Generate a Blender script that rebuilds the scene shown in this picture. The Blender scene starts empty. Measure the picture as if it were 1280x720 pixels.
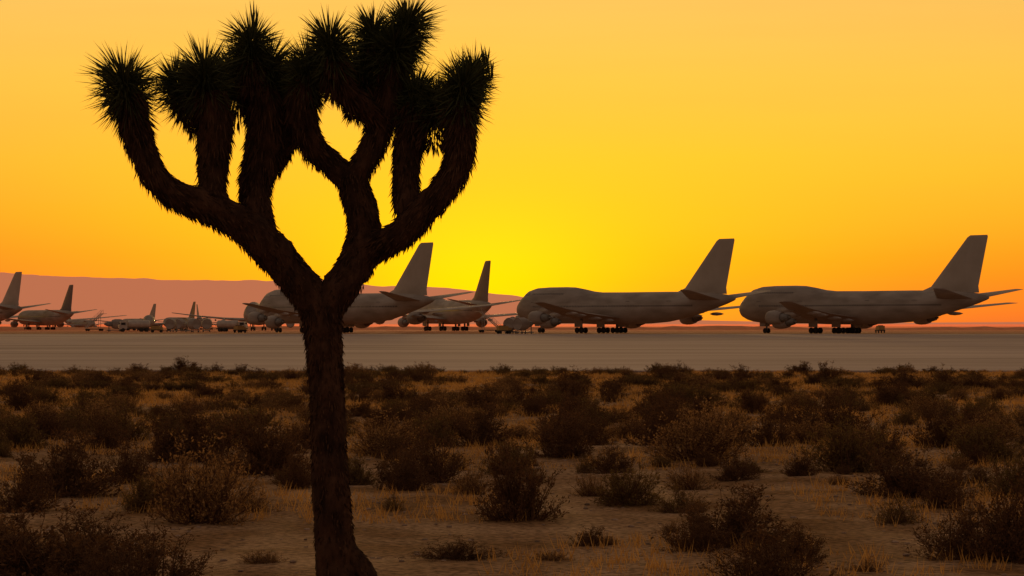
import bpy, math, random
from mathutils import Vector, noise, Matrix
random.seed(7)
R = random.random
def U(a,b): return a+(b-a)*random.random()
sc = bpy.context.scene
sc.view_settings.view_transform='Standard'; sc.view_settings.look='None'
sc.view_settings.exposure=0; sc.view_settings.gamma=1

CAM_H=2.0; F=3630.0; HZ=405.0
def lin(c):
    return tuple(((v/255)/12.92 if v/255<=0.04045 else ((v/255+0.055)/1.055)**2.4) for v in c)+(1,)
def at(px,d): return (px-640)/F*d
def gd(py): return CAM_H*F/(py-HZ)

# ---------------------------------------------------------------- materials
def mat(name, base, rough=0.8, c2=None, scale=5, spec=0.3, bump=0, bscale=None, stretch=None, transl=0, detail=8, lo=.35, hi=.65, haze=0, island=False):
    m=bpy.data.materials.new(name); m.use_nodes=True
    nt=m.node_tree; b=nt.nodes['Principled BSDF']
    b.inputs['Base Color'].default_value=tuple(base)+(1,)
    b.inputs['Roughness'].default_value=rough
    b.inputs['Specular IOR Level'].default_value=spec
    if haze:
        b.inputs['Emission Color'].default_value=lin((215,125,75)); b.inputs['Emission Strength'].default_value=haze  # constant orange emission paints aerial haze into the material
    tc=nt.nodes.new('ShaderNodeTexCoord'); src=tc.outputs['Object']
    if stretch:
        mp=nt.nodes.new('ShaderNodeMapping'); mp.inputs['Scale'].default_value=stretch
        nt.links.new(src,mp.inputs[0]); src=mp.outputs[0]
    if c2:
        n=nt.nodes.new('ShaderNodeTexNoise'); n.inputs['Scale'].default_value=scale; n.inputs['Detail'].default_value=detail
        nt.links.new(src,n.inputs['Vector'])
        fac=n.outputs['Fac']
        if island:
            g=nt.nodes.new('ShaderNodeNewGeometry'); fac=g.outputs['Random Per Island']; lo,hi=0,1
        r=nt.nodes.new('ShaderNodeValToRGB')
        r.color_ramp.elements[0].position=lo; r.color_ramp.elements[1].position=hi
        r.color_ramp.elements[0].color=tuple(base)+(1,); r.color_ramp.elements[1].color=tuple(c2)+(1,)
        nt.links.new(fac,r.inputs[0]); nt.links.new(r.outputs[0],b.inputs['Base Color'])
        if transl:
            t=nt.nodes.new('ShaderNodeBsdfTranslucent'); mx=nt.nodes.new('ShaderNodeMixShader')
            mx.inputs[0].default_value=transl
            nt.links.new(r.outputs[0],t.inputs[0]); nt.links.new(b.outputs[0],mx.inputs[1]); nt.links.new(t.outputs[0],mx.inputs[2])
            nt.links.new(mx.outputs[0],nt.nodes['Material Output'].inputs[0])
    if bump:
        n2=nt.nodes.new('ShaderNodeTexNoise'); n2.inputs['Scale'].default_value=bscale or scale*3; n2.inputs['Detail'].default_value=10
        bp=nt.nodes.new('ShaderNodeBump'); bp.inputs['Strength'].default_value=bump; bp.inputs['Distance'].default_value=0.05
        nt.links.new(src,n2.inputs['Vector']); nt.links.new(n2.outputs['Fac'],bp.inputs['Height']); nt.links.new(bp.outputs[0],b.inputs['Normal'])
    return m

M_bark=mat('bark',(.028,.014,.009),.95,(.10,.048,.027),9,.1,1.0,22,(1,1,.35))
M_dead=mat('dead_leaves',(.026,.014,.009),.9,(.11,.054,.027),9,.1,island=True)
M_leaf=mat('yucca_leaves',(.035,.044,.013),.6,(.095,.10,.03),9,.3,transl=.12,island=True)
M_twig=mat('twig',(.08,.040,.020),.9,(.18,.092,.045),9,.1,island=True)
M_shA=mat('shrub_dark',(.065,.034,.016),.9,(.185,.092,.038),9,.1,transl=.3,island=True)
M_shB=mat('shrub_tan',(.22,.12,.045),.9,(.44,.25,.095),9,.1,transl=.3,island=True)
M_shC=mat('shrub_olive',(.105,.068,.022),.9,(.24,.15,.05),9,.1,transl=.3,island=True)
M_grass=mat('dry_straw',(.44,.22,.055),.8,(.70,.40,.12),9,.1,transl=.4,island=True)

# ---------------------------------------------------------------- mesh helper
class MB:
    def __init__(s): s.v=[]; s.f=[]; s.m=[]
    def quad(s,a,b,c,d,mi=0):
        n=len(s.v); s.v+= [a,b,c,d]; s.f.append((n,n+1,n+2,n+3)); s.m.append(mi)
    def tri(s,a,b,c,mi=0):
        n=len(s.v); s.v+=[a,b,c]; s.f.append((n,n+1,n+2)); s.m.append(mi)
    def rings(s,rings,mi=0,cap=True,close=True):
        n0=len(s.v); k=len(rings[0])
        for r in rings: s.v+= [tuple(p) for p in r]
        for i in range(len(rings)-1):
            for j in range(k if close else k-1):
                a=n0+i*k+j; b=n0+i*k+(j+1)%k
                s.f.append((a,b,b+k,a+k)); s.m.append(mi)
        if cap:
            s.f.append(tuple(n0+j for j in range(k))[::-1]); s.m.append(mi)
            s.f.append(tuple(n0+(len(rings)-1)*k+j for j in range(k))); s.m.append(mi)
    def box(s,c,d,mi=0):
        x,y,z=c; a,b,h=d[0]/2,d[1]/2,d[2]/2
        r=[[(x-a,y-b,z+q),(x+a,y-b,z+q),(x+a,y+b,z+q),(x-a,y+b,z+q)] for q in (-h,h)]
        s.rings(r,mi)
    def mesh(s,name,mats,smooth=False):
        me=bpy.data.meshes.new(name); me.from_pydata([tuple(p) for p in s.v],[],s.f)
        for m in mats: me.materials.append(m)
        me.polygons.foreach_set('material_index',s.m)
        if smooth: me.polygons.foreach_set('use_smooth',[True]*len(me.polygons))
        me.update(); return me
def obj(name,me,parent=None,loc=(0,0,0),rot=(0,0,0),scale=(1,1,1)):
    o=bpy.data.objects.new(name,me); sc.collection.objects.link(o)
    o.location=loc; o.rotation_euler=rot; o.scale=scale
    if parent: o.parent=parent
    return o

# ---------------------------------------------------------------- ground
EDGE=120.0; APRON_END=560.0
def gh(x,y):
    if y>EDGE+1 or y<-45 or abs(x)>60: return 0.0
    f=min(1,max(0,(EDGE-y)/12)); f=min(f,(60-abs(x))/10)
    n=noise.noise(Vector((x*.16,y*.12,0)))*.10+noise.noise(Vector((x*.7,y*.6,3)))*.045+noise.noise(Vector((x*2.3,y*2.0,5)))*.016
    return n*f
xs=[]
v=-60
while v<=60.01: xs.append(v); v+=.5
o_=70; outx=[]
while o_<40000: outx.append(o_); o_*=1.5
outx.append(40000)
xs=[-q for q in reversed(outx)]+xs+outx
ys=[-40000,-8000,-1500,-300,-80]
v=-40
while v<=120.01: ys.append(v); v+=.4
o_=125
while o_<45000: ys.append(o_); o_*=1.25
ys.append(60000)
verts=[(x,y,gh(x,y)) for y in ys for x in xs]
nx=len(xs); faces=[(j*nx+i,j*nx+i+1,(j+1)*nx+i+1,(j+1)*nx+i) for j in range(len(ys)-1) for i in range(nx-1)]
me=bpy.data.meshes.new('ground'); me.from_pydata(verts,[],faces); me.polygons.foreach_set('use_smooth',[True]*len(faces))
gm=bpy.data.materials.new('desert_sand'); gm.use_nodes=True; nt=gm.node_tree; b=nt.nodes['Principled BSDF']
b.inputs['Roughness'].default_value=.95; b.inputs['Specular IOR Level'].default_value=.1
tc=nt.nodes.new('ShaderNodeTexCoord')
def nz(sc_,det=8):
    n=nt.nodes.new('ShaderNodeTexNoise'); n.inputs['Scale'].default_value=sc_; n.inputs['Detail'].default_value=det
    nt.links.new(tc.outputs['Object'],n.inputs['Vector']); return n
n1=nz(.55); r=nt.nodes.new('ShaderNodeValToRGB'); e=r.color_ramp.elements
e[0].position=.38; e[0].color=(.26,.13,.048,1); e[1].position=.62; e[1].color=(.46,.28,.15,1)
nt.links.new(n1.outputs['Fac'],r.inputs[0])
n3=nz(14,12); r3=nt.nodes.new('ShaderNodeValToRGB'); e=r3.color_ramp.elements
e[0].position=.36; e[0].color=(.38,.36,.34,1); e[1].position=.6; e[1].color=(1.1,1.1,1.1,1)
nt.links.new(n3.outputs['Fac'],r3.inputs[0])
mx=nt.nodes.new('ShaderNodeMix'); mx.data_type='RGBA'; mx.blend_type='MULTIPLY'; mx.inputs[0].default_value=1
nt.links.new(r.outputs[0],mx.inputs[6]); nt.links.new(r3.outputs[0],mx.inputs[7]); nt.links.new(mx.outputs[2],b.inputs['Base Color'])
n4=nz(30,12); bp=nt.nodes.new('ShaderNodeBump'); bp.inputs['Strength'].default_value=.9; bp.inputs['Distance'].default_value=.04
nt.links.new(n4.outputs['Fac'],bp.inputs['Height']); nt.links.new(bp.outputs[0],b.inputs['Normal'])
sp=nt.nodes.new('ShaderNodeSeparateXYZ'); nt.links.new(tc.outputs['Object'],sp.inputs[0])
far_haze_glow=nt.nodes.new('ShaderNodeMapRange'); far_haze_glow.inputs[1].default_value=560; far_haze_glow.inputs[2].default_value=3000; far_haze_glow.inputs[4].default_value=.95; nt.links.new(sp.outputs[1],far_haze_glow.inputs[0])
b.inputs['Emission Color'].default_value=lin((216,84,42)); nt.links.new(far_haze_glow.outputs[0],b.inputs['Emission Strength'])  # orange haze painted onto far sand as emission, growing with distance
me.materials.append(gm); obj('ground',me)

am=bpy.data.materials.new('concrete'); am.use_nodes=True; nt=am.node_tree; b=nt.nodes['Principled BSDF']
b.inputs['Roughness'].default_value=1; b.inputs['Specular IOR Level'].default_value=.05
tc=nt.nodes.new('ShaderNodeTexCoord')
mp=nt.nodes.new('ShaderNodeMapping'); mp.inputs['Scale'].default_value=(.012,.05,1); nt.links.new(tc.outputs['Object'],mp.inputs[0])
n=nt.nodes.new('ShaderNodeTexNoise'); n.inputs['Scale'].default_value=1.5; n.inputs['Detail'].default_value=9; nt.links.new(mp.outputs[0],n.inputs['Vector'])
r=nt.nodes.new('ShaderNodeValToRGB'); e=r.color_ramp.elements
e[0].position=.35; e[0].color=(.30,.24,.22,1); e[1].position=.65; e[1].color=(.47,.385,.355,1); nt.links.new(n.outputs['Fac'],r.inputs[0])
br=nt.nodes.new('ShaderNodeTexBrick'); br.inputs['Scale'].default_value=1; br.offset=0
br.inputs['Color1'].default_value=(1,1,1,1); br.inputs['Color2'].default_value=(.92,.92,.92,1); br.inputs['Mortar'].default_value=(.72,.69,.66,1)
br.inputs['Brick Width'].default_value=7.6; br.inputs['Row Height'].default_value=7.6; br.inputs['Mortar Size'].default_value=.05
mp2=nt.nodes.new('ShaderNodeMapping'); mp2.inputs['Rotation'].default_value=(0,0,math.radians(28)); nt.links.new(tc.outputs['Object'],mp2.inputs[0])
nt.links.new(mp2.outputs[0],br.inputs['Vector'])
mx=nt.nodes.new('ShaderNodeMix'); mx.data_type='RGBA'; mx.blend_type='MULTIPLY'; mx.inputs[0].default_value=1
nt.links.new(r.outputs[0],mx.inputs[6]); nt.links.new(br.outputs[0],mx.inputs[7]); nt.links.new(mx.outputs[2],b.inputs['Base Color'])
mb=MB(); mb.box((0,(EDGE+1+APRON_END)/2,0.0),(3000,APRON_END-EDGE-1,.12)); obj('runway',mb.mesh('runway',[am]))
M_berm=mat('berm_dirt',(.20,.075,.038),.95,(.34,.14,.07),.3,.05,haze=.14)  # reddish dirt, plus haze painted in as a faint glow
mb=MB(); rows=[]
for off,t in ((-9,0),(-3,.7),(0,1),(3,.8),(10,0)):
    rows.append([(x,1010+off+6*noise.noise(Vector((x*.01,0,0))),(1.0+1.1*noise.noise(Vector((x*.02,2,0)))+.5*noise.noise(Vector((x*.15,7,0))))*t-.05) for x in range(-500,501,4)])
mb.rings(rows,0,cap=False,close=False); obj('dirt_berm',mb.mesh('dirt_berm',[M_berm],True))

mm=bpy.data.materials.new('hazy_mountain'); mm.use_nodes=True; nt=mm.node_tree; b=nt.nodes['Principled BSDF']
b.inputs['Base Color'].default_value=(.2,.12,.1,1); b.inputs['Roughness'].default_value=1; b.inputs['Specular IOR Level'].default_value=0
b.inputs['Emission Color'].default_value=lin((192,112,76)); b.inputs['Emission Strength'].default_value=.9  # aerial haze painted in: the mountain itself emits the haze colour
def ridge(name,d,prof,seed):
    ps=[]; 
    for i in range(len(prof)-1):
        (x0,y0),(x1,y1)=prof[i],prof[i+1]
        for k in range(24):
            t=k/24; ps.append((x0+(x1-x0)*t,y0+(y1-y0)*t))
    ps.append(prof[-1]); mb=MB(); rows=[]
    for t,off in ((0,-1500),(.45,-700),(1,0),(.5,900),(0,2000)):
        row=[]
        for (px,py) in ps:
            X=at(px,d); z=max(0,(HZ-py)/F*d)
            z+=z*.10*noise.fractal(Vector((X*.0012,seed+off*.001,0)),1,2,5)+z*.02*noise.noise(Vector((X*.01,seed,0)))
            row.append((X,d+off,z*t+2*t-2))
        rows.append(row)
    mb.rings(rows,0,cap=False,close=False); return obj(name,mb.mesh(name,[mm],True))
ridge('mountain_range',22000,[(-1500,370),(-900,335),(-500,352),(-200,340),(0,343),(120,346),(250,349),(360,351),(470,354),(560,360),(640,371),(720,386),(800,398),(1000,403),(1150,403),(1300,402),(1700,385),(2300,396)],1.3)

# ---------------------------------------------------------------- aircraft
HAZE_GLOW=.016  # faint self-glow standing in for haze on aircraft and trucks
M_white=mat('weathered_paint',(.145,.142,.13),.6,(.30,.292,.27),.25,.2,lo=.3,hi=.7,stretch=(.6,1,2.5),haze=HAZE_GLOW)
M_fin=mat('fin_paint',(.25,.24,.21),.6,(.36,.345,.31),.15,.2,lo=.3,hi=.7,haze=HAZE_GLOW)
M_wing=mat('wing_metal',(.16,.155,.15),.55,(.27,.255,.24),.4,.3,haze=HAZE_GLOW)
M_navy=mat('fin_blue',(.03,.035,.07),.5,(.05,.055,.1),.5,.4,haze=HAZE_GLOW)
M_dark=mat('dark_rubber',(.02,.02,.02),.8,(.035,.033,.03),2)
M_glass=mat('cockpit_glass',(.015,.015,.018),.25,(.03,.03,.03),2,.5)
M_cover=mat('intake_cover',(.30,.28,.25),.7,(.4,.37,.33),1)
M_strut=mat('strut_metal',(.15,.14,.13),.5,(.22,.21,.19),2)
def airfoil(s0,ch,lat,z,th,n=14,inc=0):
    pts=[]
    for i in range(n):
        t=i/n*2*math.pi; u=(1-math.cos(t))/2
        y=th*ch*(2.97*math.sqrt(max(u,0))-1.26*u-3.5*u*u+2.84*u**3-1.05*u**4)
        if t>math.pi: y=-y*.55
        pts.append((s0+u*ch,lat,z+y+inc*(1-u)*ch))
    return pts
def jet(hump=True, engines=4):
    P={}
    if hump: st=[(0,4.9,5.0,.05),(.35,4.2,5.9,.85),(1.2,3.4,7.0,1.55),(2.6,2.85,8.1,2.15),(4.5,2.45,9.3,2.7),(7,2.2,9.85,3.05),(11,2.1,10,3.25),(17,2.1,10,3.25),(20,2.1,9.9,3.25),(23,2.05,9.5,3.25),(26,1.95,9.0,3.25),(29,1.9,8.75,3.25)]
    else: st=[(0,4.9,5.0,.05),(.35,4.3,5.6,.7),(1.2,3.6,6.4,1.4),(2.6,2.95,7.2,2.0),(4.5,2.5,8.1,2.6),(7,2.25,8.5,3.0),(11,2.1,8.7,3.25),(20,2.05,8.7,3.25),(29,1.9,8.7,3.25)]
    st+=[(37,1.9,8.7,3.25),(45,2.1,8.7,3.25),(50,2.4,8.7,3.2),(55,3.1,8.66,2.9),(60,4.1,8.55,2.35),(64,5.0,8.35,1.75),(68,6.0,8.0,1.05),(70.2,6.65,7.6,.5),(70.8,6.9,7.3,.15)]
    mb=MB(); rr=[]; N=28
    for s,zb,zt,w in st:
        zc=min(zb+3.3,(zb+zt)/2); ring=[]
        for i in range(N):
            a=2*math.pi*i/N; c,sn=math.cos(a),math.sin(a)
            if sn>=0:
                hgt=zt-zc; k=max(0,(hgt-w)/max(hgt,.1))
                x=w*c*(1-.30*k*sn*2.0 if k>0 else 1); z=zc+hgt*sn
            else: x=w*c; z=zc+(zc-zb)*sn
            ring.append((s,x,z))
        rr.append(ring)
    mb.rings(rr,0); P['fuselage']=mb.mesh('fuselage',[M_white],True)
    mb=MB()
    def surf(s,z,side):
        for i in range(len(st)-1):
            if st[i][0]<=s<=st[i+1][0]:
                t=(s-st[i][0])/(st[i+1][0]-st[i][0]); zb,zt,w=[st[i][k]+(st[i+1][k]-st[i][k])*t for k in (1,2,3)]
                zc=min(zb+3.3,(zb+zt)/2)
                if z>=zc:
                    hg=zt-zc; sn=min(.999,(z-zc)/hg); k=max(0,(hg-w)/max(hg,.1)); y=w*math.sqrt(1-sn*sn)*(1-.6*k*sn)
                else:
                    sn=min(.999,(zc-z)/(zc-zb)); y=w*math.sqrt(1-sn*sn)
                return side*(y+.02)
    def win(s,z,w,h,side,mi=0):
        mb.quad((s,surf(s,z,side),z),(s+w,surf(s+w,z,side),z),(s+w,surf(s+w,z+h,side),z+h),(s,surf(s,z+h,side),z+h),mi)
    for side in (-1,1):
        s=9
        while s<60:
            win(s,5.6,.24,.34,side); s+=.52
        if hump:
            s=7.5
            while s<18: win(s,8.35,.24,.32,side); s+=.55
            for s in (3.6,4.5,5.4): win(s,8.1+(s-3.6)*.1,.75,.55,side)
        else:
            for s in (2.7,3.5,4.3): win(s,6.5,.7,.5,side)
        for s in (8,20.5,40,53):
            for q in (0,1.1): win(s+q,4.75,.06,1.95,side)
            win(s,6.7,1.16,.06,side)
    P['windows']=mb.mesh('windows',[M_glass])
    for side,nm in ((-1,'wing_left'),(1,'wing_right')):
        mb=MB()
        mb.rings([airfoil(19.5,18.5,side*1.5,3.0,.055,inc=.02),airfoil(21.5,16.2,side*3.1,3.3,.055,inc=.02),airfoil(29.3,9.6,side*12.3,4.2,.05),airfoil(37.2,6.6,side*22,5.1,.048),airfoil(45.6,3.7,side*32,6.3,.045),airfoil(46.6,2.6,side*32.3,6.35,.03)],0)
        for l,ss,z in ((6,35.5,3.0),(10,36.2,3.4),(16,38.5,4.0),(20,40.8,4.4)):
            mb.rings([[(ss+u*4.5,side*l+.3*q*math.cos(a),z-.25+.38*q*math.sin(a)) for a in [k*math.pi/4 for k in range(8)]] for u,q in ((0,.1),(.2,.8),(.5,1),(.8,.7),(1,.08))],0)
        P[nm]=mb.mesh(nm,[M_wing],True)
        mb=MB(); mb.rings([airfoil(58,9.5,side*1.0,6.9,.05),airfoil(66.8,2.8,side*11.3,8.8,.045)],0)
        P['stabilizer_'+nm[5:]]=mb.mesh('stab',[M_wing],True)
        es=[(11.7,23.2,2.45),(20.9,31.2,3.3)] if engines==4 else [(10.5,22,2.5)]
        for k,(l,ss,z) in enumerate(es):
            mb=MB(); y=side*l
            def circ(s,r_): return [(s,y+r_*math.cos(a),z+r_*math.sin(a)) for a in [q*math.pi/10 for q in range(20)]]
            mb.rings([circ(ss+.25,1.02),circ(ss+.04,1.12),circ(ss,1.22),circ(ss+.3,1.36),circ(ss+1.3,1.46),circ(ss+2.6,1.40),circ(ss+3.7,1.16),circ(ss+3.8,.95)],0,cap=False)
            mb.rings([circ(ss+3.0,.95),circ(ss+4.6,.78),circ(ss+5.6,.55),circ(ss+5.7,.45)],1,cap=True)
            mb.rings([circ(ss+5.6,.38),circ(ss+6.5,.05)],1)
            n=len(mb.v); mb.v+=circ(ss+.3,1.05); mb.f.append(tuple(range(n,n+20))); mb.m.append(2)
            wz=3.4+(l-3)*.105
            mb.rings([[(ss+a,y-.2,q),(ss+a2,y-.2,q),(ss+a2,y+.2,q),(ss+a,y+.2,q)] for a,a2,q in ((1.0,6.2,z+1.0),(3.2,9.0,wz+.05))],0)
            P['engine_%s_%d'%(nm[5:],k+1)]=mb.mesh('engine',[M_white,M_strut,M_cover],True)
    mb=MB()
    def finsym(s0,ch,z,th):
        pts=[]
        for i in range(16):
            t=i/16*2*math.pi; u=(1-math.cos(t))/2; y=th*ch*(2.97*math.sqrt(u)-1.26*u-3.5*u*u+2.84*u**3-1.05*u**4)
            pts.append((s0+u*ch,(y if t<math.pi else -y),z))
        return pts
    mb.rings([finsym(51.5,16.8,8.1,.03),finsym(55.5,12.6,9.4,.04),finsym(65.2,5.4,18.9,.035),finsym(66,4.5,19.3,.02)],0)
    P['tail_fin']=mb.mesh('tail_fin',[M_fin],False)
    mb=MB()
    def wheel(s,y,r_=.62,w=.42):
        mb.rings([[(s+q*math.cos(a),yy,r_+.06+q*math.sin(a)) for a in [k*math.pi/8 for k in range(16)]] for yy,q in ((y-w/2,r_*.8),(y-w/2+.06,r_),(y+w/2-.06,r_),(y+w/2,r_*.8))],0)
    for y in (-.45,.45): wheel(8,y,.55,.38)
    mb.box((8,0,1.6),(.28,.28,2.0),1); mb.box((8.7,0,1.9),(1.4,.1,.12),1); mb.box((7.4,-.7,1.9),(1.6,.05,.8),2); mb.box((7.4,.7,1.9),(1.6,.05,.8),2)
    for s,l in ((31.5,1.9),(28.5,5.5)):
        for side in (-1,1):
            for ds in (-.75,.75):
                for dy in (-.55,.55): wheel(s+ds,side*l+dy)
            mb.box((s,side*l,.75),(2.0,.25,.25),1); mb.box((s,side*l,1.9),(.42,.42,2.5),1)
            mb.box((s+.2,side*(l+.95),2.0),(2.6,.06,1.3),2)
    P['landing_gear']=mb.mesh('landing_gear',[M_dark,M_strut,M_white])
    return P
J747=jet(True,4); JTWIN=jet(False,2)
def place(name,P,tail_px,d_t,phi,scale=1,finmat=None,skip=()):
    a=math.radians(phi); L=71*scale
    X=at(tail_px,d_t)-L*math.sin(a); Y=d_t+L*math.cos(a)
    e=bpy.data.objects.new(name,None); sc.collection.objects.link(e)
    e.location=(X,Y,0.0); e.rotation_euler=(0,0,a-math.pi/2); e.scale=(scale,)*3
    for k,me in P.items():
        if any(k.startswith(q) for q in skip): continue
        o=obj(k,me,e)
        if k=='tail_fin' and finmat:
            o.material_slots[0].link='OBJECT'; o.material_slots[0].material=finmat
    return e
place('jumbo_jet',J747,1237,562,38)
place('jumbo_jet',J747,920,586,38)
place('jumbo_jet',J747,543,614,36)
place('jumbo_jet',J747,614,790,18,1,M_navy)
place('jumbo_jet',J747,28,960,35)
place('airliner',JTWIN,92,950,28,.77,M_navy)
place('scrapped_airliner',J747,335,900,180,.85,None,('tail','stab'))
def scrap(name,P,px,d,rot,scale,skip=(),fm=None):
    e=bpy.data.objects.new(name,None); sc.collection.objects.link(e)
    e.location=(at(px,d),d,0); e.rotation_euler=(0,0,math.radians(rot)); e.scale=(scale,)*3
    for k,me in P.items():
        if not any(k.startswith(q) for q in skip):
            o=obj(k,me,e)
            if k=='tail_fin' and fm: o.material_slots[0].link='OBJECT'; o.material_slots[0].material=fm
scrap('small_jet',JTWIN,206,860,80,.46,(),M_navy)
scrap('small_jet',JTWIN,152,900,-62,.42)
scrap('small_jet',JTWIN,262,980,104,.46)
scrap('small_jet',JTWIN,118,1020,120,.40,(),M_navy)
scrap('scrapped_airliner',JTWIN,186,800,97,.52,('stab','tail'))

M_truck=mat('truck_paint',(.30,.28,.25),.5,(.40,.38,.33),1,.3,haze=HAZE_GLOW)
M_yel=mat('equipment_yellow',(.25,.16,.05),.6,(.33,.21,.06),1,.3,haze=HAZE_GLOW)
def wheelx(mb,x,y,r_,w,mi):
    mb.rings([[(x+q*math.cos(a),yy,r_+q*math.sin(a)) for a in [k*math.pi/7 for k in range(14)]] for yy,q in ((y-w/2,r_*.8),(y-w/2+.04,r_),(y+w/2-.04,r_),(y+w/2,r_*.8))],mi)
def truck():
    mb=MB(); mb.box((0,0,.8),(8,1.9,.25),1)
    mb.rings([[(-4,s*1.1,.7),(-4,s*1.1,1.6),(-3.6,s*1.05,2.6),(-2.1,s*1.05,2.7),(-2,s*1.1,.7)] for s in (-1,1)],0)
    for s in (-1,1): mb.box((-2.95,s*1.115,2.05),(1.1,.03,.6),1)
    mb.box((-3.86,0,2.1),(.06,1.7,.6),1)
    mb.rings([[(x,q*1.15*math.cos(a),1.95+q*1.0*math.sin(a)) for a in [k*math.pi/8 for k in range(16)]] for x,q in ((-1.7,.7),(-1.5,1),(3.7,1),(4,.7))],0)
    for x in (-3,1.8,3.1):
        for s in (-.95,.95): wheelx(mb,x,s,.5,.35,1)
    return mb.mesh('fuel_truck',[M_truck,M_dark])
def stairs():
    mb=MB(); mb.box((0,0,.55),(5,1.8,.2),1)
    for x in (-2,2):
        for s in (-.8,.8): wheelx(mb,x,s,.35,.25,1)
    for i in range(14): mb.box((-2.4+i*.36,0,.8+i*.3),(.38,1.4,.06),0)
    for s in (-.75,.75):
        mb.rings([[(-2.6,s-.03,z),(2.4,s-.03,z+4.2),(2.4,s+.03,z+4.2),(-2.6,s+.03,z)] for z in (.7,1.0)],0)
        mb.rings([[(-2.6,s-.03,z),(2.4,s-.03,z+4.2),(2.4,s+.03,z+4.2),(-2.6,s+.03,z)] for z in (1.75,1.83)],0)
        for i in range(6): mb.box((-2.4+i*.95,s,1.35+i*.8),(.06,.06,1.0),0)
        mb.box((1.6,s,2.3),(.1,.1,3.6),0)
    mb.box((2.9,0,4.9),(1.2,1.5,.1),0)
    return mb.mesh('boarding_stairs',[M_truck,M_dark])
def cart():
    mb=MB(); mb.box((0,0,.6),(3,1.5,.2),1); mb.box((-.3,0,1.15),(2.1,1.35,.9),0); mb.box((1.2,0,1.0),(.5,1.2,.5),0); mb.box((2,0,.5),(1.4,.1,.1),1); mb.box((-.4,0,1.66),(1.2,.9,.12),1)
    for x in (-1,1):
        for s in (-.65,.65): wheelx(mb,x,s,.32,.22,1)
    return mb.mesh('ground_power_cart',[M_yel,M_dark])
def estand():
    mb=MB()
    def c(x,q): return [(x,q*math.cos(a),2.0+q*math.sin(a)) for a in [k*math.pi/9 for k in range(18)]]
    mb.rings([c(-2,1.05),c(-2.1,1.2),c(-1.5,1.35),c(-.2,1.35),c(.6,1.1)],0,cap=True); mb.rings([c(.6,.8),c(2,.6),c(2.8,.2)],1)
    mb.box((0,0,.35),(4.5,1.6,.2),1)
    for x in (-1.6,1.4):
        for s in (-.75,.75): mb.box((x,s,.9),(.15,.12,1.2),1)
        for s in (-.8,.8): wheelx(mb,x,s,.25,.2,1)
    return mb.mesh('engine_on_stand',[M_white,M_strut])
T,St,Ca,En=truck(),stairs(),cart(),estand()
for nm,me,px,d,rz in (('fuel_truck',T,168,740,15),('boarding_stairs',St,118,820,30),('ground_power_cart',Ca,630,590,20),('engine_on_stand',En,228,760,60),('engine_on_stand',En,143,780,200),('engine_on_stand',En,640,600,70),
     ('ground_power_cart',Ca,1100,640,100),('fuel_truck',T,290,760,170),('engine_on_stand',En,258,740,100),('boarding_stairs',St,612,680,200),('ground_power_cart',Ca,196,680,0),('engine_on_stand',En,655,590,50),('ground_power_cart',Ca,300,660,50),
     ('engine_on_stand',En,240,700,130),('engine_on_stand',En,215,720,80)):
    obj(nm,me,None,(at(px,d),d,.0),(0,0,math.radians(rz)))

# ---------------------------------------------------------------- joshua tree
TD=22.5; S=TD/F
def W(px,py,dy=0): return Vector(((px-640)*S,TD+dy,CAM_H+(HZ-py)*S))
def smooth_path(pts,sub=7):
    out=[]; n=len(pts)
    for i in range(n-1):
        p0=pts[max(i-1,0)];p1=pts[i];p2=pts[i+1];p3=pts[min(i+2,n-1)]
        for k in range(sub):
            t=k/sub
            out.append(tuple(.5*((2*p1[j])+(-p0[j]+p2[j])*t+(2*p0[j]-5*p1[j]+4*p2[j]-p3[j])*t*t+(-p0[j]+3*p1[j]-3*p2[j]+p3[j])*t**3) for j in range(4)))
    out.append(tuple(pts[-1])); return out
trunk=MB(); shag=MB(); live=MB()
def blade(mb,p,d,L,w,droop=0):
    d=d.normalized(); s=d.cross(Vector((R()-.5,R()-.5,R()-.5))).normalized()*w*.5
    m=p+d*L*.5+Vector((0,0,-droop*L*.15)); t=p+d*L+Vector((0,0,-droop*L*.6))
    n=len(mb.v); mb.v+=[p-s*.8,p+s*.8,m+s,m-s,t]
    mb.f+= [(n,n+1,n+2,n+3),(n+3,n+2,n+4)]; mb.m+=[0,0]
def limb(pts,shl0=.05,shl1=.09,dens=1.0,fringe=True,start=0):
    pp=smooth_path([(p[0],p[1],p[2],p[3]) for p in pts],10)
    P=[W(p[0],p[1],p[2]) for p in pp]; rad=[p[3]*S for p in pp]
    rings=[]; N=30
    for i,p in enumerate(P):
        t=(P[min(i+1,len(P)-1)]-P[max(i-1,0)]).normalized()
        a=Vector((0,1,0)); a=(a-t*a.dot(t)).normalized(); b_=t.cross(a)
        ring=[]
        for j in range(N):
            an=2*math.pi*j/N; dr=a*math.cos(an)+b_*math.sin(an)
            q=p+dr*rad[i]
            k=1+.13*noise.noise(q*9)+.12*noise.noise(Vector((q.x*28,q.y*28,q.z*12)))+.07*noise.noise(q*55)
            ring.append(p+dr*rad[i]*k*.93)
        rings.append(ring)
        if fringe and i>=start:
            seg=(P[min(i+1,len(P)-1)]-p).length; fr=i/len(P)
            L=shl0+(shl1-shl0)*fr
            n=int(seg*rad[i]*2*math.pi*1700*dens*(.6+.8*fr))+1
            for _ in range(n):
                an=U(0,2*math.pi); dr=a*math.cos(an)+b_*math.sin(an)
                dd=dr*U(.15,.65)-t*U(.5,1.0)+Vector((0,0,-.45))+Vector((U(-.2,.2),U(-.2,.2),U(-.2,.2)))
                blade(shag,p+t*seg*R()+dr*rad[i]*.9,dd,L*U(.5,1.3),.010)
    trunk.rings(rings,0)
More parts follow.
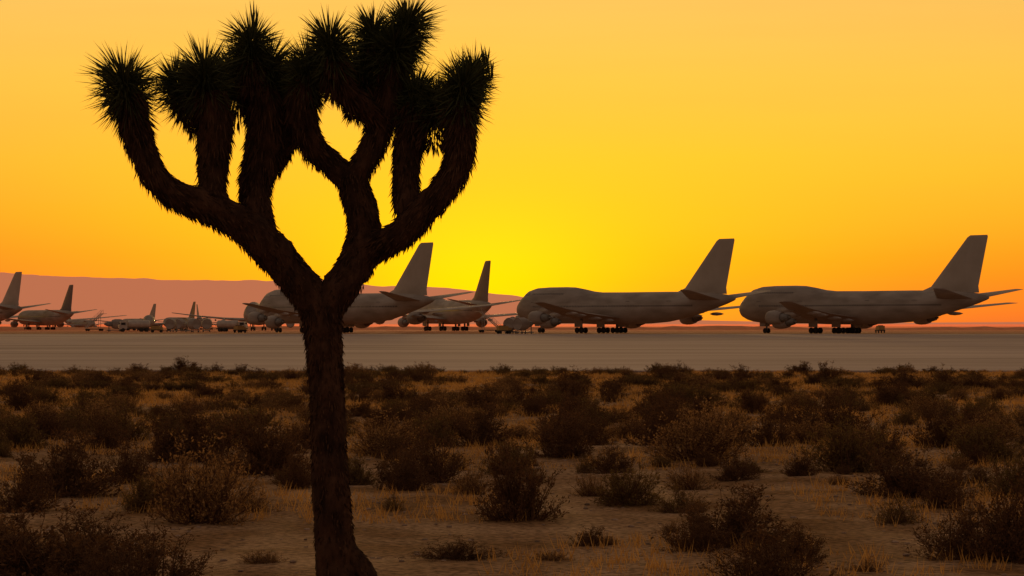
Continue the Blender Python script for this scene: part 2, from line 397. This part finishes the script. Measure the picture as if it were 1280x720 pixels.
def rosette(px,py,dy,axis,r=52,n=900):
    c=W(px,py,dy); ax=Vector(axis).normalized(); rr=r*S*.95
    for i in range(n):
        v=Vector((random.gauss(0,1),random.gauss(0,1),random.gauss(0,1))).normalized()
        k=v.dot(ax)
        if k<-.85: continue
        base=c+ax*U(-.14,.10)+v*.035
        L=rr*U(.62,1.05)*(1 if k>-.1 else .85)
        blade(live,base,v+ax*.15,L,.0098,.05 if k>0 else .25)
    for i in range(int(n*.5)):
        an=U(0,2*math.pi); a=ax.orthogonal().normalized(); b_=ax.cross(a); dr=a*math.cos(an)+b_*math.sin(an)
        off=U(.02,.34)
        blade(shag,c-ax*off+dr*.09,dr*U(.25,.9)-ax*U(.5,1.1)+Vector((0,0,-.3)),rr*U(.3,.62)*(1-.9*off),.011)
limb([(429,745,0,36),(426,722,0,31),(420,690,0,27),(416,640,0,25),(412,580,0,24),(409,500,0,23),(405,430,0,24),(402,392,0,26),(402,372,0,22)],.04,.06,.9)
limb([(468,735,-.1,9),(458,715,-.08,13),(446,698,-.05,12),(432,680,0,8)],.03,.04,.9)
limb([(404,402,0,22),(388,370,0,25),(362,338,-.05,24),(335,307,-.1,25),(305,282,-.15,22),(270,262,-.2,21),(235,250,-.25,19),(207,232,-.3,17),(189,202,-.32,17),(177,168,-.33,18),(167,130,-.33,15)],.045,.09)
limb([(280,268,-.2,17),(268,238,-.15,17),(268,200,-.1,20),(270,160,-.1,22),(268,115,-.1,17)],.06,.10)
limb([(335,308,-.1,20),(322,272,.0,20),(317,235,.1,21),(325,195,.15,24),(331,150,.15,24),(326,105,.15,18)],.06,.11)
limb([(322,225,.12,16),(343,185,.3,19),(354,150,.4,19),(358,115,.45,16)],.06,.11)
limb([(326,120,.15,18),(316,90,.1,17),(313,70,.1,13)],.08,.1)
limb([(270,150,-.1,16),(250,125,0,16),(240,105,.05,13)],.08,.1)
limb([(400,402,0,22),(420,366,0,24),(441,335,.05,24),(453,305,.1,24),(453,270,.1,21),(444,240,.1,21),(437,215,.1,18)],.045,.07)
limb([(440,228,.1,18),(415,205,.1,17),(393,185,.05,17),(380,158,0,17),(375,130,0,18),(382,95,0,14)],.05,.10)
limb([(436,228,.1,18),(457,198,.1,17),(471,165,.15,18),(480,130,.2,20),(488,80,.2,15)],.05,.10)
limb([(486,100,.2,16),(496,65,.25,16),(502,45,.28,12)],.08,.1)
limb([(474,150,.15,16),(450,132,0,16),(430,112,-.1,17),(418,80,-.15,14)],.07,.1)
limb([(448,322,.08,20),(474,307,.0,20),(503,292,-.1,19),(528,266,-.15,19),(553,240,-.2,18),(571,210,-.2,18),(577,170,-.2,19),(578,130,-.2,15)],.05,.10)
limb([(516,284,-.1,16),(508,252,.0,17),(507,215,.1,17),(509,180,.15,18),(516,135,.2,15)],.06,.10)
for a in [(163,114,-.33,(-.25,0,1),58),(258,102,-.1,(-.1,-.2,1),55),(224,112,.08,(-.6,.2,1),44),(312,62,.1,(0,0,1),48),(332,90,.18,(.2,-.3,1),50),(362,102,.45,(.4,.3,1),44),(290,96,.3,(-.1,.4,1),50),
          (384,92,0,(.1,-.2,1),46),(415,66,-.15,(-.2,-.2,1),46),(448,92,.25,(0,.5,1),44),(490,66,.2,(.1,-.3,1),50),(505,34,.28,(.3,.1,1),50),(518,124,.2,(.1,.2,1),46),(578,120,-.2,(.1,-.1,1),50),(588,102,-.1,(.4,.3,1),38),(466,46,.3,(-.2,.3,1),42),(545,130,.1,(.1,.3,1),38)]:
    rosette(*a)
for px,py,dy,l in ((316,30,.1,34),(606,80,-.1,24),(505,8,.28,20),(612,92,-.1,20)):
    for _ in range(14):
        blade(live,W(px+U(-4,4),py+U(-2,8),dy),Vector((U(-.15,.15),U(-.15,.15),1)),l*S*U(.5,1.1),.014)
tree=bpy.data.objects.new('joshua_tree',None); sc.collection.objects.link(tree); tree.location=(W(425,720).x,TD,0)
inv=(-tree.location.x,-TD,0)
obj('trunk',trunk.mesh('trunk',[M_bark],True),tree,inv); obj('dead_leaves',shag.mesh('dead_leaves',[M_dead]),tree,inv); obj('leaf_rosettes',live.mesh('leaf_rosettes',[M_leaf]),tree,inv)

# ---------------------------------------------------------------- shrubs
def shrub(name,mat_leaf,stems=110,leaves=2600,seed=1,ls=1.0):
    random.seed(seed); mb=MB()
    def stick(a,b_,r0,r1):
        d=(b_-a).normalized(); s=d.orthogonal().normalized(); t=d.cross(s)
        r=[[p+(s*math.cos(q)+t*math.sin(q))*rr for q in (0,2.09,4.19)] for p,rr in ((a,r0),(b_,r1))]
        mb.rings(r,0,cap=False)
    tips=[]
    off=Vector((seed*3.1,0,0))
    for i in range(stems):
        an=U(0,2*math.pi); el=math.asin(U(.02,1)); d=Vector((math.cos(an)*math.cos(el),math.sin(an)*math.cos(el),math.sin(el)))
        l=.40*U(.86,1.04)*(1+.38*noise.noise(d*1.7+off))
        d.z*=1.6
        p=Vector((U(-.16,.16),U(-.16,.16),-.05)); seg=4; q=p
        for k in range(seg):
            nd=d*l/seg+Vector((U(-1,1),U(-1,1),U(-.3,.8)))*.03
            nq=q+nd; stick(q,nq,.007*(1-k/seg)+.002,.007*(1-(k+1)/seg)+.002)
            if k>=1:
                for _ in range(4):
                    td=(nd.normalized()*.8+Vector((U(-1,1),U(-1,1),U(-.3,1)))).normalized(); tl=U(.05,.14)
                    stick(nq,nq+td*tl,.003,.0015); tips.append((nq,td,tl))
            q=nq
    for i in range(leaves):
        q,td,tl=random.choice(tips); p=q+td*tl*U(.1,1.1)+Vector((U(-1,1),U(-1,1),U(-1,1)))*.03
        d=(td+Vector((U(-1,1),U(-1,1),U(-1,1)))*1.0).normalized(); s=d.orthogonal().normalized(); s.rotate(Matrix.Rotation(U(0,6.28),3,d))
        L=U(.018,.045)*ls; w=U(.004,.011)*ls
        mb.quad(p-s*w*.4,p+d*L*.5-s*w,p+d*L,p+d*L*.5+s*w,1)
    return mb.mesh(name,[M_twig,mat_leaf])
SH=[shrub('shrub_a',M_shA,120,5500,11,1.1),shrub('shrub_b',M_shA,100,4500,12),shrub('shrub_c',M_shC,120,5500,13,1.1),shrub('shrub_d',M_shB,130,5500,14),shrub('shrub_e',M_shC,80,3000,15),shrub('shrub_f',M_shB,100,3000,16)]
random.seed(21)
NEAR=[(75,622,135,82,0),(30,640,90,60,1),(252,655,125,112,3),(160,600,80,60,1),(60,735,230,105,0),(185,742,160,95,1),(340,590,110,80,0),(300,555,90,60,2),(535,598,110,78,1),(480,570,90,60,3),(650,650,96,98,0),(640,590,70,55,2),(705,545,90,55,1),
 (785,632,92,60,2),(765,590,60,40,1),(872,580,110,82,3),(905,560,80,60,3),(910,682,150,76,0),(958,735,130,78,1),(1062,590,120,82,2),(1050,545,90,60,0),(1140,622,130,62,0),(1205,700,120,78,1),(1260,705,130,110,0),(1225,575,90,65,2),
 (570,698,125,28,1),(735,680,50,28,0),(490,640,36,24,4),(1000,598,40,32,0),(960,560,70,50,1),(1120,655,70,40,4),(1180,560,80,60,0),(130,560,80,50,1),(20,560,80,60,2),(600,560,80,55,0),(820,560,80,60,1),(440,600,60,50,2),(840,665,40,20,5),(330,705,60,22,5),(690,700,50,18,5),(1080,720,60,24,5),(215,575,70,50,0),(1010,535,70,50,1),(565,545,80,50,3),(730,590,30,25,4),(395,560,70,60,1),
 (110,700,120,70,0),(700,575,80,55,0),(540,560,70,50,2),(1100,580,90,60,1),(1270,620,90,70,2),(920,600,60,40,1),(370,610,60,50,1),(5,690,80,60,3),(130,745,120,70,1),
 (500,610,70,50,0),(190,640,80,60,2),(590,620,60,40,5),(1180,640,70,50,1),(860,610,60,40,5),(1035,480,36,28,0),(1180,488,40,30,1),(850,640,60,40,4),(310,640,60,40,5),(740,620,50,36,5),(870,690,80,50,1),(1000,705,70,50,0)]
for px,py,w,h,k in NEAR:
    d=gd(py); m=d/F; x=at(px,d); wm=w*m/.92; hm=h*m/.78
    obj('desert_shrub',SH[k],None,(x,d,gh(x,d)-.02),(U(-.06,.06),U(-.06,.06),U(0,6.28)),(wm,wm*U(.8,1.1),hm))
scrub=bpy.data.objects.new('desert_scrub',None); sc.collection.objects.link(scrub)
cnt=0
while cnt<1000:
    d=math.sqrt(U(23**2,118.5**2)); x=U(-.26,.26)*d+U(-3,3)
    dens=.14 if d<36 else (.6 if d<55 else 1)
    if R()>dens: continue
    if noise.noise(Vector((x*.25,d*.12,9)))<-.14: continue
    if d<27 and abs(x-at(425,TD))<.8: continue
    if d>42: w=U(.4,1.0)*(1.0 if R()<.85 else 1.4)
    else: w=U(.2,.5)
    k=random.choice([0,0,1,2,2,3,4,5,3,2]); h=w*U(.55,.9)
    if d>75: h*=.74
    obj('shrub',SH[k],scrub,(x,d,gh(x,d)-.02),(U(-.08,.08),U(-.08,.08),U(0,6.28)),(w,w*U(.8,1.2),h)); cnt+=1
mb=MB()
for i in range(27000):
    d=math.sqrt(U(21**2,119**2)); x=U(-.24,.24)*d
    c=noise.noise(Vector((x*.3,d*.2,4)))
    if c<-.25+ (.22 if d<45 else 0): continue
    z=gh(x,d); H=U(.05,.2)
    for _ in range(7):
        p=Vector((x+U(-.12,.12),d+U(-.12,.12),z-.01)); t=p+Vector((U(-.5,.5)*H,U(-.5,.5)*H,H*U(.5,1.1))); w=.003+.00008*d
        mb.tri(p-Vector((w,0,0)),p+Vector((w,0,0)),t)
obj('dry_grass',mb.mesh('dry_grass',[M_grass]))
mb=MB()
for i in range(1500):
    d=math.sqrt(U(21**2,60**2)); x=U(-.22,.22)*d; r_=U(.01,.035); z=gh(x,d)
    rr=[]
    for zz,q in ((-.3,.8),(.2,1),(.7,.6)):
        rr.append([(x+r_*q*math.cos(a)*U(.8,1.2),d+r_*q*math.sin(a)*U(.8,1.2),z+zz*r_*.7) for a in [k*math.pi/3 for k in range(6)]])
    mb.rings(rr,0)
M_st=mat('stone',(.15,.10,.07),.9,(.4,.28,.2),3,.1); obj('pebbles',mb.mesh('pebbles',[M_st]))

# ---------------------------------------------------------------- sky
w=bpy.data.worlds.new('World'); sc.world=w; w.use_nodes=True; nt=w.node_tree
for n in list(nt.nodes): nt.nodes.remove(n)
N=nt.nodes.new; Lk=nt.links.new
out=N('ShaderNodeOutputWorld'); tc=N('ShaderNodeTexCoord'); sep=N('ShaderNodeSeparateXYZ'); Lk(tc.outputs['Generated'],sep.inputs[0])
def M(op,a,b=None,c=None,clamp=False):
    n=N('ShaderNodeMath'); n.operation=op; n.use_clamp=clamp
    for i,v in enumerate((a,b,c)):
        if v is None: continue
        if isinstance(v,(int,float)): n.inputs[i].default_value=v
        else: Lk(v,n.inputs[i])
    return n.outputs[0]
X,Y,Z=sep.outputs
zp=M('MAXIMUM',Z,0.0); p=M('POWER',zp,.5)
def ramp(fac,els):
    r=N('ShaderNodeValToRGB'); cr=r.color_ramp
    cr.elements[0].position=els[0][0]; cr.elements[0].color=lin(els[0][1]); cr.elements[1].position=els[-1][0]; cr.elements[1].color=lin(els[-1][1])
    for q,c in els[1:-1]:
        e=cr.elements.new(q); e.color=lin(c)
    Lk(fac,r.inputs[0]); return r.outputs[0]
front=ramp(p,[(0,(208,82,40)),(.04,(220,90,40)),(.11,(236,112,32)),(.153,(244,136,24)),(.193,(249,162,26)),(.238,(249,180,40)),(.29,(243,186,64)),(.334,(237,185,84)),(.45,(228,180,108)),(.63,(165,136,106)),(1,(112,99,90))])
back=ramp(p,[(0,(138,106,88)),(.3,(152,118,98)),(.6,(132,110,95)),(1,(112,99,90))])
def mix(f,a,b):
    n=N('ShaderNodeMix'); n.data_type='RGBA'; Lk(f,n.inputs[0])
    for i,v in ((6,a),(7,b)):
        if isinstance(v,tuple): n.inputs[i].default_value=v
        else: Lk(v,n.inputs[i])
    return n.outputs[2]
mr=N('ShaderNodeMapRange'); mr.interpolation_type='SMOOTHSTEP'; mr.inputs[1].default_value=.1; mr.inputs[2].default_value=.93; Lk(Y,mr.inputs[0])
base=mix(mr.outputs[0],back,front)
lf=N('ShaderNodeMapRange'); lf.inputs[1].default_value=.02; lf.inputs[2].default_value=-.25; lf.inputs[4].default_value=.35; Lk(X,lf.inputs[0])
lowf=N('ShaderNodeMapRange'); lowf.inputs[1].default_value=.10; lowf.inputs[2].default_value=.0; Lk(Z,lowf.inputs[0])
fr=M('MULTIPLY',M('MULTIPLY',lf.outputs[0],lowf.outputs[0]),mr.outputs[0])
base=mix(fr,base,lin((225,85,45)))
# faint thin cirrus / haze streaks
mpw=N('ShaderNodeMapping'); mpw.inputs['Scale'].default_value=(3,3,40); Lk(tc.outputs['Generated'],mpw.inputs[0])
nw=N('ShaderNodeTexNoise'); nw.inputs['Scale'].default_value=1.5; nw.inputs['Detail'].default_value=4; Lk(mpw.outputs[0],nw.inputs['Vector'])
cw=N('ShaderNodeMapRange'); cw.inputs[1].default_value=.45; cw.inputs[2].default_value=.8; cw.inputs[4].default_value=.16; Lk(nw.outputs['Fac'],cw.inputs[0])
base=mix(M('MULTIPLY',cw.outputs[0],mr.outputs[0]),base,lin((238,150,60)))
def glow(x0,z0,sx,sz,amt):
    a=M('DIVIDE',M('SUBTRACT',X,x0),sx); b_=M('DIVIDE',M('SUBTRACT',Z,z0),sz)
    s=M('ADD',M('MULTIPLY',a,a),M('MULTIPLY',b_,b_)); g=M('EXPONENT',M('MULTIPLY',s,-1.0))
    return M('MULTIPLY',M('MULTIPLY',g,amt),mr.outputs[0],clamp=True)
base=mix(glow(-.008,.030,.115,.042,.75),base,lin((255,198,0)))
base=mix(glow(-.010,.016,.040,.022,.92),base,lin((255,216,2)))
bg=N('ShaderNodeBackground'); Lk(base,bg.inputs[0]); bg.inputs[1].default_value=1.0
sky=N('ShaderNodeTexSky'); sky.sky_type='NISHITA'; sky.sun_disc=False; sky.sun_elevation=math.radians(2.0); sky.sun_rotation=math.radians(-.6)
bs=N('ShaderNodeBackground'); Lk(sky.outputs[0],bs.inputs[0]); bs.inputs[1].default_value=.01
ad=N('ShaderNodeAddShader'); Lk(bg.outputs[0],ad.inputs[0]); Lk(bs.outputs[0],ad.inputs[1]); Lk(ad.outputs[0],out.inputs[0])

sd=Vector((math.sin(math.radians(-.6)),math.cos(math.radians(-.6)),math.tan(math.radians(2.0)))).normalized()
sl=bpy.data.lights.new('sun','SUN'); sl.energy=.75; sl.angle=math.radians(3); sl.color=(1,.55,.2)
so=bpy.data.objects.new('sun',sl); sc.collection.objects.link(so); so.rotation_euler=(-sd).to_track_quat('-Z','Y').to_euler()

cam=bpy.data.cameras.new('camera'); co=bpy.data.objects.new('camera',cam); sc.collection.objects.link(co); sc.camera=co
cam.sensor_width=36; cam.lens=18/math.tan(math.atan(640/F)); cam.clip_end=90000; cam.clip_start=.1
co.location=(0,0,CAM_H); co.rotation_euler=(math.radians(90)+math.atan((HZ-360)/F),0,0)
print('objects',len(bpy.data.objects))
